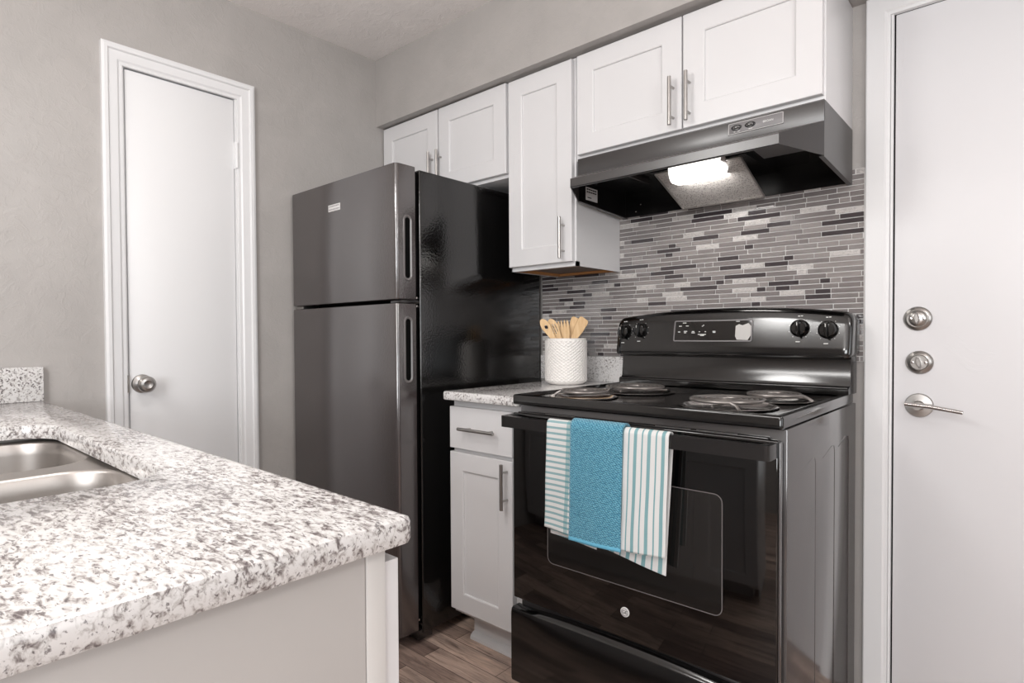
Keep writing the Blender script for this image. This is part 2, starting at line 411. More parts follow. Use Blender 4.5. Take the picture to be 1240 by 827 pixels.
obj('door_knob', mb, M['steel'], pd, label='round satin nickel door knob')
for z0, z1 in ((1.755, 1.86), (.30, .40)):
    mb = MB(); mb.box(XL-.012, XL+.004, DY1-.010, DY1+.012, z0, z1, .002)
    mb.tube([(XL+.006, DY1-.002, z0+.003), (XL+.006, DY1-.002, z1-.003)], .006)
    obj('hinge', mb, M['trim'], pd)
obj('latch_plate', MB().box(XL-.012, XL+.0015, DY0-.001, DY0+.006, .908, .968), M['steel'], pd)

# entry door
ed = thing('door_2', ((EX0+EX1)/2, YW, 0), 'large flat white entry door with three locks', 'door', None, 'structure')
prof2 = [(0, 0), (0, .016), (.003, .018), (.048, .018), (.053, .014), (.0605, .013), (.0615, 0)]
casing(ed, prof2, (-.3765, EX1+.061, 2.0888), lambda a, z, h: (a, YW-h, z))
mb = MB()
for a, b2, z0, z1 in ((EX0, EX0+.006, 0, EZ), (EX1-.006, EX1, 0, EZ), (EX0, EX1, EZ-.006, EZ)): mb.box(a, b2, YW-.004, YW+.1, z0, z1)
obj('door_jamb', mb, M['trim'], ed)
obj('door_leaf', MB().box(EX0+.010, EX1-.009, YW+.004, YW+.048, .01, EZ-.01, .002), M['entry'], ed)
obj('weather_strip', MB().box(EX0+.006, EX0+.010, YW+.012, YW+.03, .01, EZ-.01).box(EX0+.006, EX1-.009, YW+.012, YW+.03, EZ-.01, EZ-.006), M['dark'], ed)
dy = YW+.004
def deadbolt(cx, cz, rr, ang, dome):
    mb = MB()
    if dome: prof = [(.0001, 0), (rr, 0), (rr+.001, .003), (rr-.003, .007), (rr-.008, .009), (rr-.010, .007), (rr-.013, .011), (.012, .014), (.0001, .0145)]
    else: prof = [(.0001, 0), (rr, 0), (rr, .004), (rr-.004, .009), (rr-.011, .012), (rr-.013, .010), (.0001, .010)]
    mb.lathe(prof, (cx, dy, cz), 'y', 40)
    o = obj('deadbolt', mb, M['steel'], ed)
    t = MB(); c, s_ = math.cos(ang), math.sin(ang)
    ring = []
    for h, sc in ((.009, .8), (.016, 1), (.026, 1), (.03, .7)):
        ring.append([(cx+(px*c-pz*s_)*sc, dy-h, cz+(px*s_+pz*c)*sc) for px, pz in [(.0055*math.cos(k*PI/6)*(1.15-.3*abs(math.sin(k*PI/6))), .017*math.sin(k*PI/6)) for k in range(12)]])
    t.rings(ring)
    obj('thumb_turn', t, M['steel'], o)
    for sx in (-1, 1): obj('screw', MB().lathe([(.0001, 0), (.004, 0), (.0035, .003), (.0001, .0035)], (cx+sx*.0155, dy-.011, cz), 'y', 12), M['chrome'], o)
deadbolt(-.2475, 1.1398, .0335, math.radians(4), True)
deadbolt(-.2425, 1.0136, .0335, math.radians(14), False)
mb = MB(); lx, lz = -.2425, .8898
mb.lathe([(.0001, 0), (.0345, 0), (.0345, .005), (.032, .008), (.014, .010), (.011, .014), (.0105, .045), (.0001, .045)], (lx, dy, lz), 'y', 40)
lv = obj('lever_handle', mb, M['steel'], ed)
mb = MB(); mb.tube([(lx-.028, dy-.05, lz+.006), (lx+.03, dy-.052, lz+.002), (-.139, dy-.058, .8815)], [.0065, .0062, .0055], 16)
obj('lever', mb, M['chrome'], lv)

# ------------------------------------------------------------------ tile backsplash
mb = MB(); TX0, TX1, TZ0, TZ1 = -1.602, -.3775, 1.0125, 1.5975
mb.box(TX0, TX1, YW-.006, YW-.0005, TZ0, TZ1, mi=5)
rows = 36; rh = (TZ1-TZ0)/rows
rnd = random.Random(11)
for r in range(rows):
    z0 = TZ0+r*rh+.0015; z1 = TZ0+(r+1)*rh-.0015; x = TX0-rnd.uniform(0, .08); last = -1
    while x < TX1:
        L = rnd.choice([.03, .045, .06, .075, .095, .12, .14, .075, .095]); k = rnd.choices([0, 1, 2, 3, 4], [30, 24, 20, 12, 14])[0]
        if k == last and k in (2, 3): k = 0
        if k == 3: L = min(L, .08)
        a, b2 = max(x, TX0), min(x+L, TX1-.0005)
        if b2-a > .004: mb.box(a, b2-.0031, YW-.0085-(.001 if k < 3 else 0)+rnd.uniform(-.0002, .0002), YW-.004, z0, z1, mi=k)
        x += L; last = k
tag(obj('tile_backsplash', mb, TM+[M['grout']]), 'backsplash of thin grey, charcoal and marble mosaic strips behind the stove', 'backsplash')

# ------------------------------------------------------------------ cabinets
def bar_pull(parent, p, axis, L, out=.030, r=.0058):
    """p = centre of the bar; axis 'z' or 'x'; stands off towards -Y"""
    x, y, z = p; mb = MB(); h = L/2; d = L*.31
    if axis == 'z':
        mb.tube([(x, y, z-h), (x, y, z-h+.0008), (x, y, z+h-.0008), (x, y, z+h)], [r*.8, r, r, r*.8], 16)
        for s in (-1, 1): mb.tube([(x, y, z+s*d), (x, y+out, z+s*d)], r*.62, 10)
    else:
        mb.tube([(x-h, y, z), (x-h+.0008, y, z), (x+h-.0008, y, z), (x+h, y, z)], [r*.8, r, r, r*.8], 16)
        for s in (-1, 1): mb.tube([(x+s*d, y, z), (x+s*d, y+out, z)], r*.62, 10)
    return obj('handle', mb, M['steel'], parent, label='brushed nickel bar pull')
def shaker(parent, x0, x1, z0, z1, y, name='door', fw=.064, th=.02, rec=.007, slab=False):
    mb = MB()
    if slab: mb.box(x0, x1, y, y+th, z0, z1, .0015)
    else:
        def ring(i, yy): return [(x0+i, yy, z0+i), (x1-i, yy, z0+i), (x1-i, yy, z1-i), (x0+i, yy, z1-i)]
        mb.rings([ring(0, y+th), ring(0, y+.0015), ring(.0015, y), ring(fw, y), ring(fw+.0035, y+.002), ring(fw+.004, y+rec)], True, True, True)
    return obj(name, mb, M['white'], parent, 20)
def carcass(x0, x1, y0, y1, z0, z1, parent, recess=True):
    mb = MB()
    if recess:   # open underside with raw wood rails and recessed bottom board
        t = .018; mb.box(x0, x1, y0, y1, z0+.016, z1); mb.box(x0, x0+t*.3, y0, y1, z0, z0+.016); mb.box(x1-t*.3, x1, y0, y1, z0, z0+.016)
        mb.box(x0, x1, y0, y0+.02, z0, z0+.016)
    else: mb.box(x0, x1, y0, y1, z0, z1, .001)
    return obj('body', mb, M['white'], parent)
YF = 1.752
fc = thing('wall_cabinet', (-1.917, 1.92, 1.72), 'short white two-door wall cabinet above the black refrigerator', 'cabinet')
carcass(-2.308, -1.5225, YF+.0205, YW-.001, 1.72, 2.086, fc, False)
d = shaker(fc, -2.306, -1.9265, 1.7335, 2.0835, YF); bar_pull(d, (-1.9546, YF-.03, 1.826), 'z', .147)
d = shaker(fc, -1.9175, -1.531, 1.7335, 2.0835, YF); bar_pull(d, (-1.9012, YF-.03, 1.826), 'z', .147)
tc_ = thing('wall_cabinet', (-1.367, 1.92, 1.3475), 'tall narrow single-door white wall cabinet between refrigerator and range hood', 'cabinet')
x0, x1 = -1.5215, -1.2135
carcass(x0, x1, YF+.0205, YW-.0105, 1.3475, 2.0865, tc_)
d = shaker(tc_, -1.5165, -1.2205, 1.363, 2.079, YF); bar_pull(d, (-1.2534, YF-.03, 1.4475), 'z', .148)
mb = MB(); mb.box(x0+.0055, x0+.03, YF+.0405, YW-.012, 1.349, 1.3635); mb.box(x0+.03, x1-.006, YF+.0405, YF+.06, 1.349, 1.3635); mb.box(x0+.03, x1-.006, YW-.032, YW-.012, 1.349, 1.3635)
obj('bottom_rail', mb, M['rawwood'], tc_, label='raw wood rail under the cabinet')
obj('bottom_board', MB().box(x0+.03, x1-.006, YF+.06, YW-.032, 1.358, 1.3634), M['cabunder'], tc_, label='brown board under the cabinet')
hc = thing('wall_cabinet', (-.813, 1.92, 1.7165), 'white two-door wall cabinet above the black range hood', 'cabinet')
carcass(-1.2115, -.414, YF+.0205, YW-.001, 1.7165, 2.0865, hc, False)
d = shaker(hc, -1.1965, -.8095, 1.7335, 2.0785, YF); bar_pull(d, (-.8355, YF-.03, 1.8185), 'z', .149)
d = shaker(hc, -.8045, -.4185, 1.7335, 2.0785, YF); bar_pull(d, (-.7825, YF-.03, 1.8205), 'z', .149)

# base cabinet beside the stove
YB = 1.415
bc = thing('base_cabinet', (-1.33, 1.75, 0), 'white base cabinet with one drawer and one door between refrigerator and stove', 'cabinet')
mb = MB(); mb.box(-1.5005, -1.1565, YB+.0205, YW-.001, .13, .8785, .001); mb.box(-1.5005, -1.1565, YB+.115, YW-.001, 0, .13)
obj('body', mb, M['white'], bc)
d = shaker(bc, -1.5015, -1.2165, .7105, .8545, YB, 'drawer', slab=True); bar_pull(d, (-1.3515, YB-.03, .784), 'x', .163)
d = shaker(bc, -1.5015, -1.2165, .148, .697, YB, 'door', fw=.06); bar_pull(d, (-1.237, YB-.03, .618), 'z', .146)
mb = MB(); q = [(YB+.115, 0), (YB+.092, 0), (YB+.093, .01), (YB+.1, .018), (YB+.108, .022), (YB+.115, .023)]
mb.prism(q, 'x', -1.5, -1.157); obj('shoe_moulding', mb, M['trim'], bc)

# counter slab beside the stove
def slab(mb, outer, holes, z0, z1, e=.006, hole_e=.003, mi=0):
    """outer/holes: functions inset -> list of points"""
    prof = [(e, z0), (e*.3, z0+e*.3), (0, z0+e), (0, z1-e), (e*.3, z1-e*.3), (e, z1)]
    mb.rings([offset_ring(outer(i), z) for i, z in prof], True, False, False, mi)
    hp = [(0, z0), (0, z1-hole_e), (-hole_e*.3, z1-hole_e*.3), (-hole_e, z1)]
    for h in holes: mb.rings([offset_ring(h(i), z) for i, z in hp], True, False, False, mi)
    cap_holes(mb, outer(e), [h(-hole_e) for h in holes], z1, True, mi); cap_holes(mb, outer(e), [h(0) for h in holes], z0, False, mi)
mb = MB(); slab(mb, lambda i: rrect(-1.4965, -1.1565, 1.378, YW-.001, .006, i), [], .879, .9092)
tag(obj('countertop', mb, M['granite2']), 'small white and grey speckled granite countertop left of the stove', 'countertop')
tag(obj('granite_upstand', MB().box(-1.602, -1.17, YW-.0215, YW-.0005, .9094, 1.0115, .0015), M['granite2']), 'low speckled granite strip behind the utensil crock', 'backsplash')

# ------------------------------------------------------------------ peninsula
PX1, PY1, PZ0, PZ1 = -.4985, .4165, .8705, .9014
def psink(i): return rrect(-1.69, -.905, -.10, .3145, .085, i, 10)
mb = MB(); slab(mb, lambda i: rrect(XL+.001, PX1, -.235, PY1, .012, i), [psink], PZ0, PZ1, .007, .004)
tag(obj('countertop', mb, M['granite']), 'large white and grey speckled granite countertop with sink cutout in the foreground', 'countertop')
tag(obj('granite_upstand', MB().box(XL+.001, XL+.0215, -.235, PY1, PZ1+.0002, 1.0085, .0015), M['granite2']), 'low speckled granite strip against the left wall', 'backsplash')
pc = thing('sink_cabinet', (-1.4, .1, 0), 'pale sink base cabinet with plain end panel under the foreground countertop', 'cabinet')
mb = MB(); mb.box(XL+.002, -1.72, -.2, .365, .1, PZ0-.0005); mb.box(-.88, -.5235, -.2, .3665, .1, PZ0-.0005); mb.box(-1.72, -.88, -.2, .365, .1, .62)
mb.box(XL+.002, -.56, -.16, .30, 0, .1); mb.box(-1.72, -.88, .345, .365, .62, PZ0-.0005); mb.box(-1.72, -.88, -.2, -.18, .62, PZ0-.0005)
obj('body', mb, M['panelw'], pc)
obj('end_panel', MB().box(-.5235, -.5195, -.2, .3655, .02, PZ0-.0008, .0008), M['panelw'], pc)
obj('face_frame', MB().box(-.5735, -.5175, .3665, .3905, .1, PZ0-.0006, .001), M['framew'], pc)
xs = [-2.29, -1.86, -1.43, -1.0, -.5205]
for i in range(4): 
    d = shaker(pc, xs[i]+.002, xs[i+1]-(.002 if i < 3 else 0), .12, .851, .391, 'door', fw=.06)
    # the kitchen side of these doors faces +Y
for o in [c for c in pc.children if c.name.startswith('door')]:
    me = o.data
    for v in me.vertices: v.co.y = (.391+.411)-(v.co.y+org(o).y)-org(o).y if False else ((.391+.411)-(v.co.y+ORG[pc.name].y))-ORG[pc.name].y
    me.flip_normals()
# sink
sk = thing('kitchen_sink', (-1.3, .1, .66), 'double bowl stainless steel sink set under the granite countertop', 'sink')
def bowl(x0, x1, y0, y1, zt, depth, r):
    mb = MB(); rs = []
    for i, z in ((-.004, zt), (0, zt-.001), (.004, zt-.006), (.006, zt-.03), (.012, zt-depth+.05), (.02, zt-depth+.02), (.04, zt-depth+.004), (.07, zt-depth)):
        rs.append(offset_ring(rrect(x0, x1, y0, y1, r, i, 10), z))
    mb.rings(rs, True, False, True)
    o = obj('bowl', mb, M['sink'], sk, 60)
    cx, cy = (x0+x1)/2, (y0+y1)/2
    obj('drain', MB().lathe([(.0001, .001), (.03, .001), (.036, .004), (.043, .004), (.045, .0005)], (cx, cy, zt-depth), 'z', 24, cap0=False, cap1=False), M['chrome'], o)
ZS = .862
bowl(-1.70, -1.325, -.11, .325, ZS, .19, .09); bowl(-1.262, -.895, -.11, .325, ZS, .17, .09)
mb = MB()
ho = [rrect(-1.70, -1.325, -.11, .325, .09, -.004, 10), rrect(-1.262, -.895, -.11, .325, .09, -.004, 10)]
cap_holes(mb, rrect(-1.73, -.865, -.14, .343, .03, 0), ho, ZS, True)
mb.rings([offset_ring(rrect(-1.73, -.865, -.14, .343, .03, 0), ZS), offset_ring(rrect(-1.73, -.865, -.14, .343, .03, 0), PZ0-.0008)], True, False, False)
obj('rim', mb, M['sink'], sk)

# ------------------------------------------------------------------ refrigerator
fr = thing('refrigerator', (-1.955, 1.67, 0), 'black top-freezer refrigerator standing in the corner', 'refrigerator')
FX0, FX1, FY0, FYD, FYB = -2.3, -1.6035, 1.267, 1.353, 1.372
mb = MB(); mb.box(FX0, FX1, FYB, 2.06, .035, 1.684, .006, 3)
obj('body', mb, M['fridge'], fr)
obj('door_gasket', MB().box(FX0+.012, FX1-.012, FYD, FYB, .07, 1.675), M['dark'], fr)
def fdoor(z0, z1, hz0, hz1):
    # outline in plan with soft front corner, flat side plate in place of a grip recess
    def ring(ins, z):
        x0, x1 = FX0+ins, FX1-ins; pts = []
        r = .014
        pts += [(x0, FYD-.001), (x0, FY0+ins+r)]
        pts += [(x0+r-r*math.cos(a), FY0+ins+r-r*math.sin(a)) for a in [PI/2*k/4 for k in range(1, 5)]]
        pts += [(x1-r+r*math.sin(a), FY0+ins+r-r*math.cos(a)) for a in [PI/2*k/4 for k in range(0, 5)]]
        pts += [(x1, FYD-.001)]
        return [(x, y, z) for x, y in pts]
    mb = MB(); mb.rings([ring(.004, z0), ring(.0008, z0+.0015), ring(0, z0+.005), ring(0, z1-.005), ring(.0008, z1-.0015), ring(.004, z1)])
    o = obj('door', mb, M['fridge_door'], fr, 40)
    yc, hw = 1.3165, .0135
    # raised pill-shaped rim, flat black plate inside painting the pocket's shade
    def pill(s, n=8):
        w = hw+s; p = []
        for k in range(n+1): a = PI*k/n; p.append((yc+w*math.cos(a), hz1-hw+w*math.sin(a)))
        for k in range(n+1): a = PI+PI*k/n; p.append((yc+w*math.cos(a), hz0+hw+w*math.sin(a)))
        return p
    rim = MB(); rim.rings([[(FX1+h, y, z) for y, z in pill(s)] for s, h in ((.006, -.002), (.006, .001), (.0045, .0032), (.002, .0035), (-.003, .0008))], True, False, False)
    obj('grip_rim', rim, M['ctrl2'], o)
    pk = MB(); pk.rings([[(FX1+h, y, z) for y, z in pill(s)] for s, h in ((-.003, -.0005), (-.003, .0009))], True, True, True)
    obj('grip_pocket_shade', pk, M['dark'], o)
    return o
top = fdoor(1.2245, 1.6905, 1.2955, 1.5115)
fdoor(.052, 1.2115, .9405, 1.161)
b = obj('badge', MB().box(-2.0165, -1.9375, FY0-.002, FY0+.001, 1.5775, 1.603, .0008), M['label'], top, label='small pale maker plate')
mb = MB(); rb = random.Random(3)
for zz in (1.5965, 1.5845):
    x = -2.011
    while x < -1.945:
        l = rb.uniform(.003, .007); mb.box(x, x+l, FY0-.0024, FY0-.0018, zz-.002, zz+.002); x += l+.0025
obj('badge_print', mb, M['ctrl'], b)
for z in (1.2325, 1.203, .085): obj('screw', MB().lathe([(.0001, 0), (.005, 0), (.004, .003), (.0001, .004)], (FX1-.012, FYB-.007, z), 'x', 12), M['chrome'], fr)
obj('hinge_bracket', MB().box(FX1-.06, FX1-.004, FY0+.02, FYB, 1.2125, 1.2235, .001), M['blackm'], fr)
obj('hinge_bracket', MB().box(FX0+.004, FX0+.06, FY0+.015, FYB, 1.2125, 1.2235, .001), M['steel'], fr)
obj('base_grille', MB().box(FX0+.01, FX1-.004, FYB-.015, FYB+.05, .012, .05, .003), M['blackm'], fr)
for x in (FX0+.05, FX1-.04):
    for y in (FYB+.03, 2.0): obj('foot', MB().lathe([(.018, 0), (.02, .004), (.012, .012), (.012, .04)], (x, y, 0), 'z', 16), M['chrome'], fr)

# ------------------------------------------------------------------ stove
st = thing('kitchen_stove', (-.772, 1.68, 0), 'black electric coil stove with a towel-hung oven door', 'stove')
SX0, SX1, SY0 = -1.1495, -.3935, 1.34
mb = MB(); mb.box(SX0+.003, SX1, 1.376, 2.045, .03, .8895, .002)
obj('body', mb, M['side'], st)
# embossed ribs of the side panel
def rib(y0, y1, zt, n='side_rib'):
    r = .03; p = [(SX1+.0004, y0, .12)]
    if y1 is None:
        p = [(SX1, y0-.12, zt-.018), (SX1, y0-.03, zt), (SX1, y0-.006, zt-.003), (SX1, y0, zt-.02), (SX1, y0, .05)]
    m2 = MB(); m2.tube(p, .0008, 8); obj(n, m2, M['side'], st)
rib(1.602, None, .796); rib(1.79, None, .800); rib(1.955, None, .806)
obj('kick_plate', MB().box(SX0+.02, SX1-.01, 1.40, 1.44, .0, .06), M['dark'], st)
# cooktop with four wells
ZT, ZB = .9225, .8925
burn = [(-.975, 1.457, .078), (-.933, 1.692, .097), (-.569, 1.497, .097), (-.522, 1.712, .078)]
CY1 = 1.957
mb = MB(); co = lambda i: rrect(SX0-.0015, SX1+.0015, SY0, CY1+.05, .008, i)
pr_ = [(.004, ZB), (.0, ZB+.003), (0, ZT-.006), (.002, ZT-.002), (.006, ZT), (.016, ZT), (.024, ZT-.007)]
mb.rings([offset_ring(co(i), z) for i, z in pr_], True, False, False)
holes = [circle(x, y, r+.022, 40) for x, y, r in burn]
ZD = ZT-.007
cap_holes(mb, co(.024), holes, ZD, True); cap_holes(mb, co(.004), [], ZB, False)
for h, (x, y, r) in zip(holes, burn): mb.rings([offset_ring(h, ZD), offset_ring(circle(x, y, r+.02, 40), ZD-.012)], True, False, True)
obj('cooktop', mb, M['black'], st)
for n, (x, y, r) in enumerate(burn):
    b_ = MB(); b_.lathe([(r+.019, .0006), (r+.0215, .003), (r+.017, .0048), (r+.012, .003), (r+.004, -.004), (r*.5, -.0095), (.012, -.0098)], (x, y, ZD), 'z', 48, cap0=False, cap1=False)
    pan = obj('drip_pan', b_, M['chrome'], st, 60)
    turns = 4.5 if r < .09 else 5.5; c_ = MB(); pts = []; N = int(turns*40)
    for k in range(N+1):
        t = k/N; a = 2*PI*turns*t+n; rr = .022+(r-.022-.005)*t; pts.append((x+rr*math.cos(a), y+rr*math.sin(a), ZD+.0185))
    c_.tube(pts, .0037, 8)
    for a in (.5, 2.6, 4.7): c_.box(-.001, .001, 0, r-.004, -.002, .002) if False else c_.tube([(x, y, ZD+.009), (x+(r-.002)*math.cos(a), y+(r-.002)*math.sin(a), ZD+.009)], .0028, 6)
    c_.lathe([(.0001, .009), (.013, .009), (.014, .013), (.014, .019), (.0001, .0195)], (x, y, ZD), 'z', 16)
    aa = math.radians(-35 if x > -.7 else -60)
    c_.tube([pts[-1], (x+(r+.004)*math.cos(2*PI*turns+n+.12), y+(r+.004)*math.sin(2*PI*turns+n+.12), ZD+.012), (x+(r+.016)*math.cos(2*PI*turns+n+.16), y+(r+.016)*math.sin(2*PI*turns+n+.16), ZD+.004)], .004, 8)
    obj('burner_coil', c_, M['coil'], st)
# backguard riser and control panel
mb = MB(); mb.prism([(1.955, ZT-.004), (1.955, .936), (1.962, .940), (1.972, .942), (1.977, .95), (1.985, 1.03), (2.06, 1.03), (2.06, ZT-.004)], 'x', SX0+.001, SX1-.001)
obj('riser', mb, M['black'], st)
obj('riser_lip', MB().tube([(SX0+.004, 1.9575, .9375), (SX1-.004, 1.9575, .9375)], .0045, 12), M['blackm'], st)
PX0, PXe, NB = -1.165, -.388, 44
def ztop(x): t = (x-(PX0+PXe)/2)/((PXe-PX0)/2); return 1.1865-.0265*abs(t)**2.2
def pface(z): return 1.951+(z-1.024)*.19         # Y of the sloped front face
rs = []
for k in range(NB+1):
    u = k/NB; x = PX0+(PXe-PX0)*(.5-.5*math.cos(PI*u)) ; e = min(x-PX0, PXe-x); rr = .022
    q = math.sqrt(max(0, 1-((rr-min(e, rr))/rr)**2))     # 0 at the very end, 1 inside
    zt = ztop(x)-rr*(1-q)*.9; zb = 1.024+rr*(1-q)*.6; back = .012*(1-q)
    ring = [(x, 2.062, zb+.004), (x, 1.968+back, zb), (x, 1.955+back, zb+.002), (x, pface(zb+.008)-.0+back, zb+.008)]
    for j in range(1, 6): z = zb+.008+(zt-.016-zb-.008)*j/5; ring.append((x, pface(z)+back, z))
    ring += [(x, pface(zt)+.004+back, zt-.006), (x, pface(zt)+.012+back, zt-.001), (x, pface(zt)+.022+back, zt), (x, 2.062, zt-.004)]
    rs.append(ring)
mb = MB(); mb.rings(rs); panel = obj('control_panel', mb, M['black'], st, 50)
def face_poly(pts, off): return [(x, pface(z)-off, z) for x, z in pts]
dp = rrect(-.935, -.668, 1.074, 1.1465, .006, 0, 3); dpi = rrect(-.935, -.668, 1.074, 1.1465, .006, .004, 3)
mb = MB(); mb.rings([face_poly(dp, .0), face_poly(dp, .0035), face_poly(dpi, .0035), face_poly(dpi, .001)], True, False, False)
obj('display_bezel', mb, M['ctrl'], panel)
mb = MB(); mb.rings([face_poly(dpi, .0004), face_poly(dpi, .0014)], True, True, True); dsp = obj('display', mb, M['glassb'], panel)
mk = MB(); rm = random.Random(5)
def dash(x, z, w, h): mk.rings([face_poly([(x, z), (x+w, z), (x+w, z+h), (x, z+h)], .0013), face_poly([(x, z), (x+w, z), (x+w, z+h), (x, z+h)], .0018)])
for x, z, w_ in [(-.905, 1.137, .013), (-.918, 1.126, .010), (-.893, 1.1265, .010), (-.92, 1.106, .008), (-.899, 1.108, .012), (-.898, 1.103, .008), (-.87, 1.107, .009), (-.871, 1.1025, .012), (-.846, 1.106, .005), (-.825, 1.106, .005), (-.848, 1.097, .028), (-.84, 1.0935, .014), (-.798, 1.107, .010), (-.797, 1.1035, .009), (-.722, 1.139, .012), (-.836, 1.125, .004), (-.832, 1.128, .004)]: dash(x, z, w_, .0022)
obj('display_marks', mk, M['mark'], dsp)
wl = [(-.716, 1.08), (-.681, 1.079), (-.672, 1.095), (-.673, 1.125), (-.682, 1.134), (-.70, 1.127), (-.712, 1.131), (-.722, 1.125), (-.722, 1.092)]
mb = MB(); mb.rings([face_poly(wl, .0013), face_poly(wl, .0019)]); obj('glare_patch', mb, M['glare'], dsp, label='pale painted reflection with fingerprints on the display')  # lamp reflection drawn as a pale patch, fingerprints included
for kx, kz in ((-1.131, 1.1095), (-1.066, 1.115), (-.5285, 1.1145), (-.451, 1.109)):
    ky = pface(kz); mb = MB()
    mb.lathe([(.0001, 0), (.0275, 0), (.0275, .003), (.0255, .006), (.0235, .014), (.019, .019), (.0001, .021)], (kx, ky, kz), 'y', 36)
    ringk = []
    for h, sc in ((.010, 1.1), (.031, 1.03), (.0335, .85)):
        ringk.append([(kx+px*sc, ky-h, kz+pz*sc) for px, pz in rrect(-.0045, .0045, -.021, .0235, .004, 0, 3)])
    mb.rings(ringk); kb = obj('knob', mb, M['black'], panel)
    t = MB(); t.box(kx-.0008, kx+.0008, ky-.0343, ky-.0333, kz+.009, kz+.018); obj('pointer_mark', t, M['mark'], kb)
    t = MB()
    for a in range(-4, 5):
        if a == 0: continue
        an = a*PI/5+PI/2
        zz = kz+.0315*math.sin(an); t.box(kx+.0315*math.cos(an)-.0008, kx+.0315*math.cos(an)+.0008, pface(zz)-.0008, pface(zz)+.0005, zz-.0008, zz+.0008)
    for dx, dz, ww in ((-.004, .038, .006), (.004, .0385, .006), (-.004, -.0405, .012)):
        t.box(kx+dx-ww/2, kx+dx+ww/2, pface(kz+dz)-.0008, pface(kz+dz)+.0005, kz+dz-.0013, kz+dz+.0013)
    obj('dial_marks', t, M['mark'], panel)
# oven door
OZ0, OZ1 = .3135, .8685
door = obj('oven_door', MB().box(SX0+.001, SX1-.0075, SY0, 1.358, OZ0, OZ1, .004, 3), M['glassb'], st)
wn = rrect(-1.02, -.520, .449, .732, .02, 0, 5); wni = rrect(-1.02, -.520, .449, .732, .02, .0022, 5)
mb = MB(); mb.rings([[(x, SY0+.001, z) for x, z in wni], [(x, SY0-.0006, z) for x, z in wni]]); obj('door_window', mb, M['window'], door, label='smoked window of the oven door')
mb = MB(); mb.rings([[(x, SY0+.001, z) for x, z in wn], [(x, SY0-.001, z) for x, z in wn], [(x, SY0-.001, z) for x, z in wni], [(x, SY0+.001, z) for x, z in wni]], True, False, False)
obj('window_edge', mb, M['ctrl2'], door)
obj('door_edge_strip', MB().box(SX1-.0074, SX1-.004, SY0+.001, 1.357, OZ0+.002, OZ1-.004, .001), M['side'], door)
obj('door_gasket', MB().box(SX0+.012, SX1-.018, 1.358, 1.376, OZ0+.01, OZ1-.01), M['dark'], door)
# top vent trim of the door
mb = MB(); mb.box(SX0+.02, SX1-.03, SY0+.002, SY0+.026, OZ1-.0005, OZ1+.004, .0015)
obj('door_top_trim', mb, M['blackm'], door)
for a, b2 in ((-1.03, -.93), (-.69, -.60), (-.585, -.49)): obj('vent_slot', MB().box(a, b2, SY0+.0055, SY0+.0085, OZ1+.0035, OZ1+.0046), M['steel'], door)
# handle: flat bar bent to the door at both ends
HY = 1.286
mb = MB(); hp = [(SX0-.001, 1.339), (SX0-.001, HY+.008), (SX0+.003, HY+.001), (SX0+.012, HY), (SX1-.022, HY), (SX1-.013, HY+.001), (SX1-.009, HY+.008), (SX1-.009, 1.339),
      (SX1-.03, 1.339), (SX1-.03, HY+.022), (SX1-.034, HY+.018), (SX0+.025, HY+.018), (SX0+.021, HY+.022), (SX0+.021, 1.339)]
mb.prism(hp, 'z', .832, .8645); hd = obj('door_handle', mb, M['blackm'], door, 30)
mb = MB(); gx, gz = -.771, .3845
mb.lathe([(.0001, 0), (.0125, 0), (.0125, .0015), (.011, .0022), (.0001, .0022)], (gx, SY0, gz), 'y', 32)
bd = obj('badge', mb, M['label'], door, label='small round silver badge')
mb = MB(); mb.lathe([(.0096, .0021), (.0096, .0027), (.0088, .0027), (.0088, .0021)], (gx, SY0, gz), 'y', 32, cap0=False, cap1=False); obj('badge_ring', mb, M['dark'], bd)
text('badge_letters', 'GE', .0125, (gx, SY0-.0026, gz), (PI/2, 0, 0), M['dark'], bd, .0002)
# storage drawer with scooped top
N = 30; outl = []
def scoop(x):
    t = (x-(SX0+SX1)/2)/((SX1-SX0)/2*.82); return max(0, (1-t*t))**.8*.014 if abs(t) < 1 else 0
def scd(x): return scoop(x)*1.3
mb = MB(); rs = []
for k in range(N+1):
    x = SX0-.004+(SX1-.0035-SX0)*k/N; s = scoop(x)
    rs.append([(x, 1.372, .062), (x, SY0-.003, .062), (x, SY0-.006, .07), (x, SY0-.006, .268), (x, SY0-.003+s*.5, .279+s*.6), (x, SY0+.003+s, .283+s), (x, 1.372, .283+s*.9)])
mb.rings(rs); obj('storage_drawer', mb, M['black'], st)
for x in (SX0+.06, SX1-.06):
    for y in (1.42, 2.0): obj('foot', MB().lathe([(.016, 0), (.018, .004), (.01, .01), (.01, .035)], (x, y, 0), 'z', 14), M['blackm'], st)

# ------------------------------------------------------------------ range hood
hd = thing('range_hood', (-.8, 1.9, 1.55), 'black under-cabinet range hood with lit lamp and mesh filter above the stove', 'range hood')
HX0, HX1, HYF = -1.189, -.4115, 1.745
V0, V1, VY = -1.121, -.481, 1.602
T = .0025
mb = MB()
mb.box(HX0, HX1, HYF, HYF+.004, 1.6575, 1.7125, .0005)                    # upright front strip
mb.box(HX0, HX1, HYF, YW-.0105, 1.7125, 1.7155)                               # top plate
# side panels
side = [(HYF+.001, 1.7125), (YW-.0105, 1.7125), (YW-.0105, 1.553), (HYF+.001, 1.568)]
for xa, xb in ((HX0, HX0+T), (HX1-T, HX1)): mb.prism(side, 'x', xa, xb)
# bottom return flange of the sides
for xa, xb in ((HX0, HX0+.012), (HX1-.012, HX1)): mb.prism([(HYF+.001, 1.568), (YW-.0105, 1.553), (YW-.0105, 1.5505), (HYF+.001, 1.5655)], 'x', xa, xb)
hb = obj('shell', mb, M['hood'], hd)
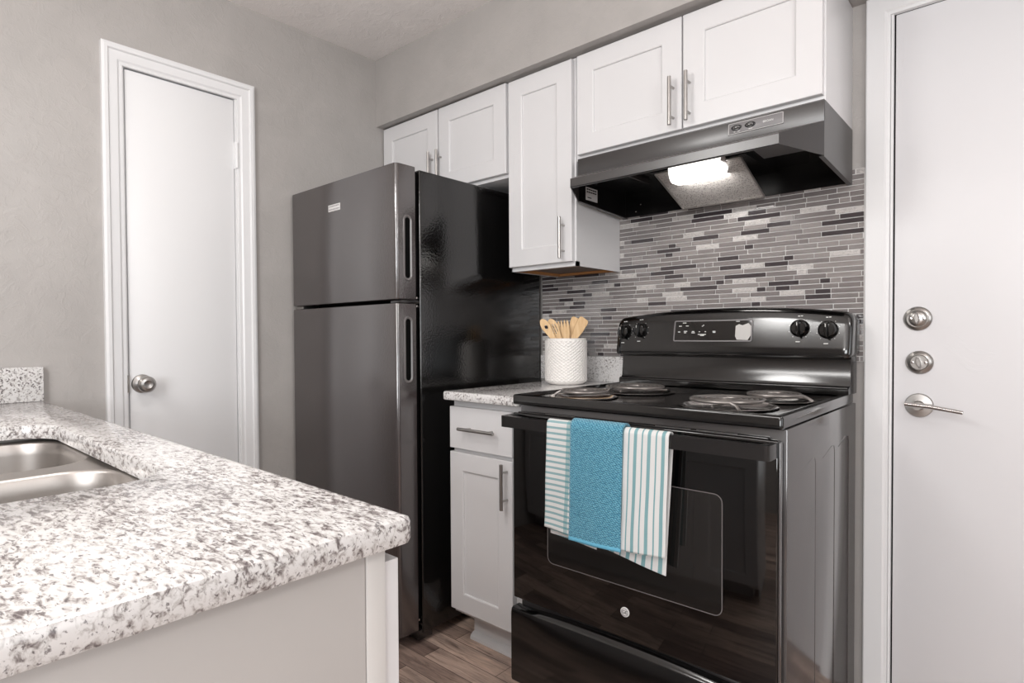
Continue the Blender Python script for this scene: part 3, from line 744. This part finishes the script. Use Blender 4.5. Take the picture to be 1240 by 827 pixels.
# bay shaped visor: slanted top, short upright lip, angled ends
def quad(mb, a, b2, c, d_, n): 
    n = Vector(n); P = [Vector(p) for p in (a, b2, c, d_)]
    mb.rings([[p for p in P], [p+n for p in P]])
mb = MB()
zt_, zb_ = 1.6085, 1.5795
quad(mb, (HX0, HYF, 1.6575), (HX1, HYF, 1.6575), (V1, VY, zt_), (V0, VY, zt_), (0, .001, -.0025))
quad(mb, (V0, VY, zt_), (V1, VY, zt_), (V1, VY, zb_), (V0, VY, zb_), (0, .0025, 0))
quad(mb, (V0, VY, zt_), (HX0, HYF, 1.6575), (HX0, HYF, 1.568), (V0, VY, zb_), (.002, .0015, 0))
quad(mb, (V1, VY, zt_), (HX1, HYF, 1.6575), (HX1, HYF, 1.568), (V1, VY, zb_), (-.002, .0015, 0))
quad(mb, (V0, VY, zb_), (V1, VY, zb_), (V1-.004, VY+.012, zb_), (V0+.004, VY+.012, zb_), (0, 0, .0015))
obj('visor', mb, M['hood'], hd)
mb = MB(); mb.tube([(HX0+.001, HYF-.0005, 1.6578), (HX1-.001, HYF-.0005, 1.6578)], .0012, 6); mb.tube([(V0+.001, VY-.0003, zt_-.0015), (V1-.001, VY-.0003, zt_-.0015)], .0012, 6)
obj('front_bead', mb, M['ctrl2'], hd)
# inner pan, back panel, fan box, brackets
mb = MB(); mb.box(HX0+.003, HX1-.003, HYF+.004, YW-.011, 1.640, 1.644); mb.box(HX0+.003, HX1-.003, YW-.0145, YW-.011, 1.556, 1.712)
mb.box(-.935, -.63, 1.79, YW-.015, 1.628, 1.640); obj('inner_pan', mb, M['hoodin'], hd)
for nm, xa, xb in (('inner_side', HX0+T, HX0+T+.0006), ('inner_side', HX1-T-.0006, HX1-T)): obj(nm, MB().prism([(HYF+.004, 1.64), (YW-.015, 1.64), (YW-.015, 1.556), (HYF+.004, 1.569)], 'x', xa, xb), M['hoodin'], hd)
area('hood_lamp', (-.778, 1.845, 1.588), (-.778, 2.2, 1.30), 0.15, .04, .45, (1, .97, .93))
mb = MB(); mb.prism([(1.705, 1.6395), (1.90, 1.6395), (1.90, 1.624), (1.705, 1.624)], 'x', -1.0, -.996); obj('bracket', mb, M['side'], hd)
mb = MB(); mb.prism([(1.705, 1.6395), (1.86, 1.6395), (1.86, 1.622), (1.705, 1.630)], 'x', -.60, -.46); obj('lamp_box', mb, M['hood'], hd)
# filter
fa, fb = Vector((0, 1.795, 1.6275)), Vector((0, 2.006, 1.547)); nrm = Vector((0, (fb-fa).z, -(fb-fa).y)).normalized()
def fp(x, t, h): p = fa.lerp(fb, t)+nrm*h; return (x, p.y, p.z)
mb = MB(); mb.rings([[fp(-.918, 0, 0), fp(-.645, 0, 0), fp(-.645, 1, 0), fp(-.918, 1, 0)], [fp(-.918, 0, .006), fp(-.645, 0, .006), fp(-.645, 1, .006), fp(-.918, 1, .006)]])
fl = obj('grease_filter', mb, M['filter'], hd, label='silver mesh grease filter')
mb = MB(); L = [fp(-.918, 0, .006), fp(-.645, 0, .006), fp(-.645, 1, .006), fp(-.918, 1, .006)]
for i in range(4): mb.tube([L[i], L[(i+1) % 4]], .0035, 8)
obj('filter_frame', mb, M['steel'], fl)
# lamp lens: rounded trough
mb = MB(); rs = []
for k in range(9):
    x = -.862+(.168)*k/8; e = min(k, 8-k); sc = (0.8, .97, 1, 1, 1)[e]
    rs.append([(x, 1.80+.038*math.cos(a)*sc, 1.628+.056*math.sin(a)*sc) for a in [PI+PI*j/10 for j in range(11)]])
mb.rings(rs); obj('lamp_lens', mb, M['lens'], hd, 60, label='lit white lamp cover')
mb = MB(); mb.box(-.708, -.688, 1.77, 1.83, 1.615, 1.632, .003); obj('lamp_clip', mb, M['label'], hd)
# switches
cs = obj('switch_plate', MB().box(-.662, -.511, HYF-.0022, HYF+.001, 1.6755, 1.7085, .0012), M['ctrl'], hd, label='grey control plate with two rocker switches')
mb = MB(); mb.rings([[(x, HYF-h, z) for x, z in rrect(-.661, -.512, 1.6765, 1.7075, .002, i, 2)] for i, h in ((0, .002), (0, .0028), (.001, .0028), (.001, .002))], True, False, False)
obj('plate_border', mb, M['label'], cs)
for sx_ in (-.638, -.600):
    b_ = MB(); b_.lathe([(.0001, .0015), (.0105, .0015), (.011, .0035), (.0095, .0045), (.0085, .003), (.0001, .003)], (0, 0, 0), 'y', 24)
    b_.v = [(sx_+v[0]*1.35, HYF+v[1], 1.6935+v[2]*.72) for v in b_.v]
    so = obj('switch', b_, M['blackm'], cs)
    b_ = MB(); b_.box(-.010, .010, -.0075, -.003, -.0035, .0035, .002); b_.v = [(sx_+v[0], HYF+v[1], 1.6935+v[2]) for v in b_.v]; obj('rocker', b_, M['side'], so)
mb = MB(); mb.box(-.646, -.642, HYF-.003, HYF-.002, 1.6815, 1.6828); mb.box(-.635, -.628, HYF-.003, HYF-.002, 1.6815, 1.6828); mb.box(-.604, -.594, HYF-.003, HYF-.002, 1.6815, 1.683)
obj('switch_marks', mb, M['mark'], cs)
text('maker_letters', 'BROAN', .0082, (-.5515, HYF-.0028, 1.6925), (PI/2, 0, 0), M['mark'], cs, .0002)
# stickers and screws inside
sk_ = obj('warning_sticker', MB().box(HX0+.0032, HX0+.0044, 1.79, 1.865, 1.582, 1.628), M['label'], hd)
mb = MB()
for zz in (1.618, 1.609):
    for k in range(5): mb.box(HX0+.0042, HX0+.0049, 1.795+k*.013, 1.805+k*.013, zz, zz+.005)
mb.box(HX0+.0042, HX0+.0049, 1.80, 1.825, 1.590, 1.593); obj('sticker_print', mb, M['blackm'], sk_)
for x, z in ((-1.12, 1.60), (-1.14, 1.575)): obj('screw', MB().lathe([(.0001, 0), (.004, 0), (.003, .002), (.0001, .003)], (x, YW-.0145, z), 'y', 10), M['chrome'], hd)
for x in (-.87, -.72): obj('filter_clip', MB().lathe([(.0001, 0), (.006, 0), (.005, .004), (.0001, .005)], (x, 2.0, 1.5475), 'y', 10), M['chrome'], fl)

# ------------------------------------------------------------------ crock and utensils
CXk, CYk, CZk = -1.342, 1.885, .9094
RB, HB = .0795, .176
NT, NZ = 256, 116
def prof_r(z):
    t = z/HB
    if z < .018: return RB-.018+math.sqrt(max(0, .018**2-(.018-z)**2))
    return RB
rs = []
for j in range(NZ+1):
    z = HB*j/NZ; r0 = prof_r(z); ring = []
    for i in range(NT):
        a = 2*PI*i/NT; fade = min(1, max(0, (z-.006)/.01), max(0, (HB-.006-z)/.003))
        u = a*30/(2*PI)*1.0; v_ = z/.0118
        p = abs(math.sin(PI*(u+v_)))*abs(math.sin(PI*(u-v_)))
        r = r0-.0014+.0042*(p**.8)*fade
        ring.append((CXk+r*math.cos(a), CYk+r*math.sin(a), CZk+z))
    rs.append(ring)
for r, z in ((RB-.003, HB+.001), (RB-.006, HB), (RB-.0065, .03), (RB-.02, .01), (.004, .0095)):
    rs.append([(CXk+r*math.cos(2*PI*i/NT), CYk+r*math.sin(2*PI*i/NT), CZk+z) for i in range(NT)])
mb = MB(); mb.rings(rs)
tag(obj('utensil_crock', mb, M['crock'], None, 70), 'white ceramic crock with a raised dotted pattern on the small countertop', 'utensil crock')
VIEW = Vector((-.585, .811, 0)); RT = Vector((.811, .585, 0))
def utensil(name, head, holes, u_top, v_top, u_base, depth, label, cat, lean=.0, length=.30, th=.006, hw=.0075, curve=.0):
    """head: outline (across, down from tip) in metres; tip at (u_top, v_top) along RT and z; base inside the crock"""
    tip = Vector((CXk, CYk, 0))+RT*u_top+VIEW*depth+Vector((0, 0, v_top))
    base = Vector((CXk, CYk, 0))+RT*u_base+VIEW*depth+Vector((0, 0, CZk+.022))
    ax = (base-tip).normalized(); L = (base-tip).length
    ac = ax.cross(VIEW).normalized(); ac = ac if ac.dot(RT) > 0 else -ac; nn = ac.cross(ax).normalized()
    hl = max(p[1] for p in head)
    left = [p for p in head]
    outline = head[:]      # goes from neck-left over the tip to neck-right, then down the handle
    outline = outline+[(hw*.8, L-.01), (hw*.4, L), (-hw*.4, L), (-hw*.8, L-.01)]
    loops = [[Vector((x, y, 0)) for x, y in outline]]+[[Vector((x, y, 0)) for x, y in h] for h in holes]
    flat = [p for l in loops for p in l]; tri = tessellate_polygon(loops); n = len(flat)
    def W(p, h): 
        bend = curve*max(0, (1-p.y/max(hl, .01)))**2
        return tip+ac*p.x+ax*p.y+nn*(h+bend)
    mb = MB(); vs = [W(p, -th/2) for p in flat]+[W(p, th/2) for p in flat]
    fs = [tuple(reversed(t)) for t in tri]+[tuple(i+n for i in t) for t in tri]; o = 0
    for l in loops:
        m_ = len(l)
        for i in range(m_): fs.append((o+i, o+(i+1) % m_, n+o+(i+1) % m_, n+o+i))
        o += m_
    mb.add(vs, fs)
    ob = tag(obj(name, mb, M['wood'], None, 40), label, cat, 'wooden utensils in the crock')
    bv = ob.modifiers.new('soft_edges', 'BEVEL'); bv.width = .0012; bv.segments = 2; bv.limit_method = 'ANGLE'
    return ob
def oval(w, l, n=18, neck=.0075, flat=0):
    pts = [(-neck, l+.02)]
    for k in range(n+1):
        a = PI+PI*k/n   # left to right over the top
        pts.append((w*math.cos(a), l*.42+l*.42*math.sin(a)))
    return [(-neck, l+.02), (-w*.75, l*.72)]+pts[1:]+[(w*.75, l*.72), (neck, l+.02)]
def ell(cx, cy, rx, ry, n=14): return [(cx+rx*math.cos(2*PI*k/n), cy+ry*math.sin(2*PI*k/n)) for k in range(n)]
def slot(cx, y0, y1, w): return [(cx-w, y0), (cx, y0-w), (cx+w, y0), (cx+w, y1), (cx, y1+w), (cx-w, y1)]
utensil('corner_spoon', oval(.0175, .085), [ell(0, .036, .0062, .0085)], -.094, 1.160, .050, -.028, 'wooden spoon with a round hole, leftmost in the crock', 'wooden spoon')
utensil('slotted_spoon', oval(.0195, .09), [slot(-.009, .026, .058, .0013), slot(0, .022, .062, .0013), slot(.009, .026, .058, .0013)], -.062, 1.161, .045, -.008, 'wooden spoon with three slots, beside the holed spoon', 'slotted spoon')
fork = [(-.0075, .10), (-.021, .070), (-.0255, .045), (-.0245, .012), (-.0215, .001), (-.0165, .001), (-.0140, .012), (-.0125, .026), (-.0105, .012), (-.0095, .0), (-.0045, -.001), (-.0025, .010), (0, .026), (.0025, .010), (.0045, -.001), (.0095, .0), (.0105, .012), (.0125, .026), (.0140, .012), (.0165, .001), (.0215, .001), (.0245, .012), (.0255, .045), (.021, .070), (.0075, .10)]
utensil('wooden_fork', [(x*.9, y) for x, y in fork], [], -.012, 1.156, .012, .012, 'wooden spork with four short tines in the middle of the crock', 'wooden fork')
spat = [(-.0075, .12), (-.014, .088), (-.022, .05), (-.0245, .010), (-.022, .002), (-.014, -.001), (.016, .003), (.021, .006), (.0235, .013), (.0215, .05), (.0135, .088), (.0075, .12)]
utensil('wooden_spatula', [(x*.85, y) for x, y in spat], [], .044, 1.167, -.035, .034, 'wooden flat spatula standing behind the rightmost one', 'wooden spatula')
utensil('wooden_spatula', [(x*.85, y) for x, y in spat], [], .074, 1.164, -.050, .024, 'wooden flat spatula, rightmost and in front in the crock', 'wooden spatula')

# ------------------------------------------------------------------ towels
def towel(name, mat, xl, xr, zf, zb_l, label, yf, yb, ztop_, wob, phase, th=.0035, xlb=None, xrb=None, zb_r=None, zfr=None, shear=0, hem=False, xb=None):
    """front panel from the bar top to zf (left) / zfr (right), back panel behind the bar"""
    zfr = zf if zfr is None else zfr; zb_r = zb_l if zb_r is None else zb_r
    xlb = xl if xlb is None else xlb; xrb = xr if xrb is None else xrb
    NX, NF, NA, NBk = 26, 60, 10, 44
    rows = []; ym = (yf+yb)/2; ra = (yb-yf)/2
    for j in range(NF+1+NA+NBk):
        row = []
        for i in range(NX+1):
            s = i/NX
            if j <= NF:
                t = 1-j/NF; zend = zf+(zfr-zf)*s; z = (ztop_-ra)+(zend-(ztop_-ra))*t; x = (xl+(xr-xl)*s)+shear*t
                y = yf+wob*t**.8*math.sin(s*5.2+phase)*.9-wob*.3*t+.0015*math.sin(t*9+s*4+phase)*t
                if t > .97: x += .0
                vv = ztop_-z
            elif j < NF+NA:
                a = PI*(j-NF)/NA; z = ztop_-ra+ra*math.sin(a); y = ym-ra*math.cos(a); x = xl+(xr-xl)*s; vv = ra*(1-a)
            else:
                t = (j-NF-NA)/(NBk); t2 = min(1, t*1.02); zend = zb_l+(zb_r-zb_l)*s; z = (ztop_-ra)+(zend-(ztop_-ra))*t2
                w0 = t2; x = (xl+(xr-xl)*s)*(1-w0)+(xlb+(xrb-xlb)*s)*w0
                y = yb+.0015*math.sin(s*6+phase+t*5)*t; vv = ra*(1-PI)-(ztop_-ra-z)
            row.append(((x, y, z), (s*(xr-xl), vv)))
        rows.append(row)
    O = Vector(((xl+xr)/2, ym, min(zf, zb_l)))
    vs = []; uvs = []
    for r_ in rows:
        for p, uv in r_: vs.append((p[0]-O.x, p[1]-O.y, p[2]-O.z)); uvs.append(uv)
    fs = []; n1 = NX+1; mi = []
    for j in range(len(rows)-1):
        for i in range(NX): fs.append((j*n1+i, j*n1+i+1, (j+1)*n1+i+1, (j+1)*n1+i)); mi.append(1 if (hem and j < 2) else 0)
    me = bpy.data.meshes.new(name); me.from_pydata(vs, [], fs); me.materials.append(mat); me.materials.append(M['towel_hem'])
    me.polygons.foreach_set('material_index', mi)
    ul = me.uv_layers.new(name='UVMap')
    for l in me.loops: ul.data[l.index].uv = uvs[l.vertex_index]
    me.polygons.foreach_set('use_smooth', [True]*len(me.polygons))
    o = bpy.data.objects.new(name, me); COL.objects.link(o); o.location = O; ORG[o.name] = O
    sm = o.modifiers.new('cloth_thickness', 'SOLIDIFY'); sm.thickness = th; sm.offset = 0
    tag(o, label, 'towel', 'towels on the oven handle'); return o
BAR_F, BAR_B = HY, HY+.018
towel('dish_towel', M['towel_a'], -.976, -.872, .575, .552, 'white towel with teal cross stripes, leftmost on the oven handle', BAR_F-.004, BAR_B+.004, .8695, .003, .4, .003, xlb=-.983, xrb=-.835, zb_r=.540, zfr=.567, shear=-.010)
towel('dish_towel', M['towel_c'], -.752, -.623, .566, .546, 'white towel with long teal stripes, rightmost on the oven handle', BAR_F-.004, BAR_B+.004, .8695, .003, 2.2, .003, xlb=-.800, xrb=-.643, zb_r=.522, zfr=.573, shear=-.010)
towel('hand_towel', M['towel_b'], -.893, -.740, .560, .60, 'plain blue terry towel in the middle of the oven handle', BAR_F-.0115, BAR_B+.0105, .877, .003, 1.3, .006, zfr=.563, shear=-.007, hem=True)
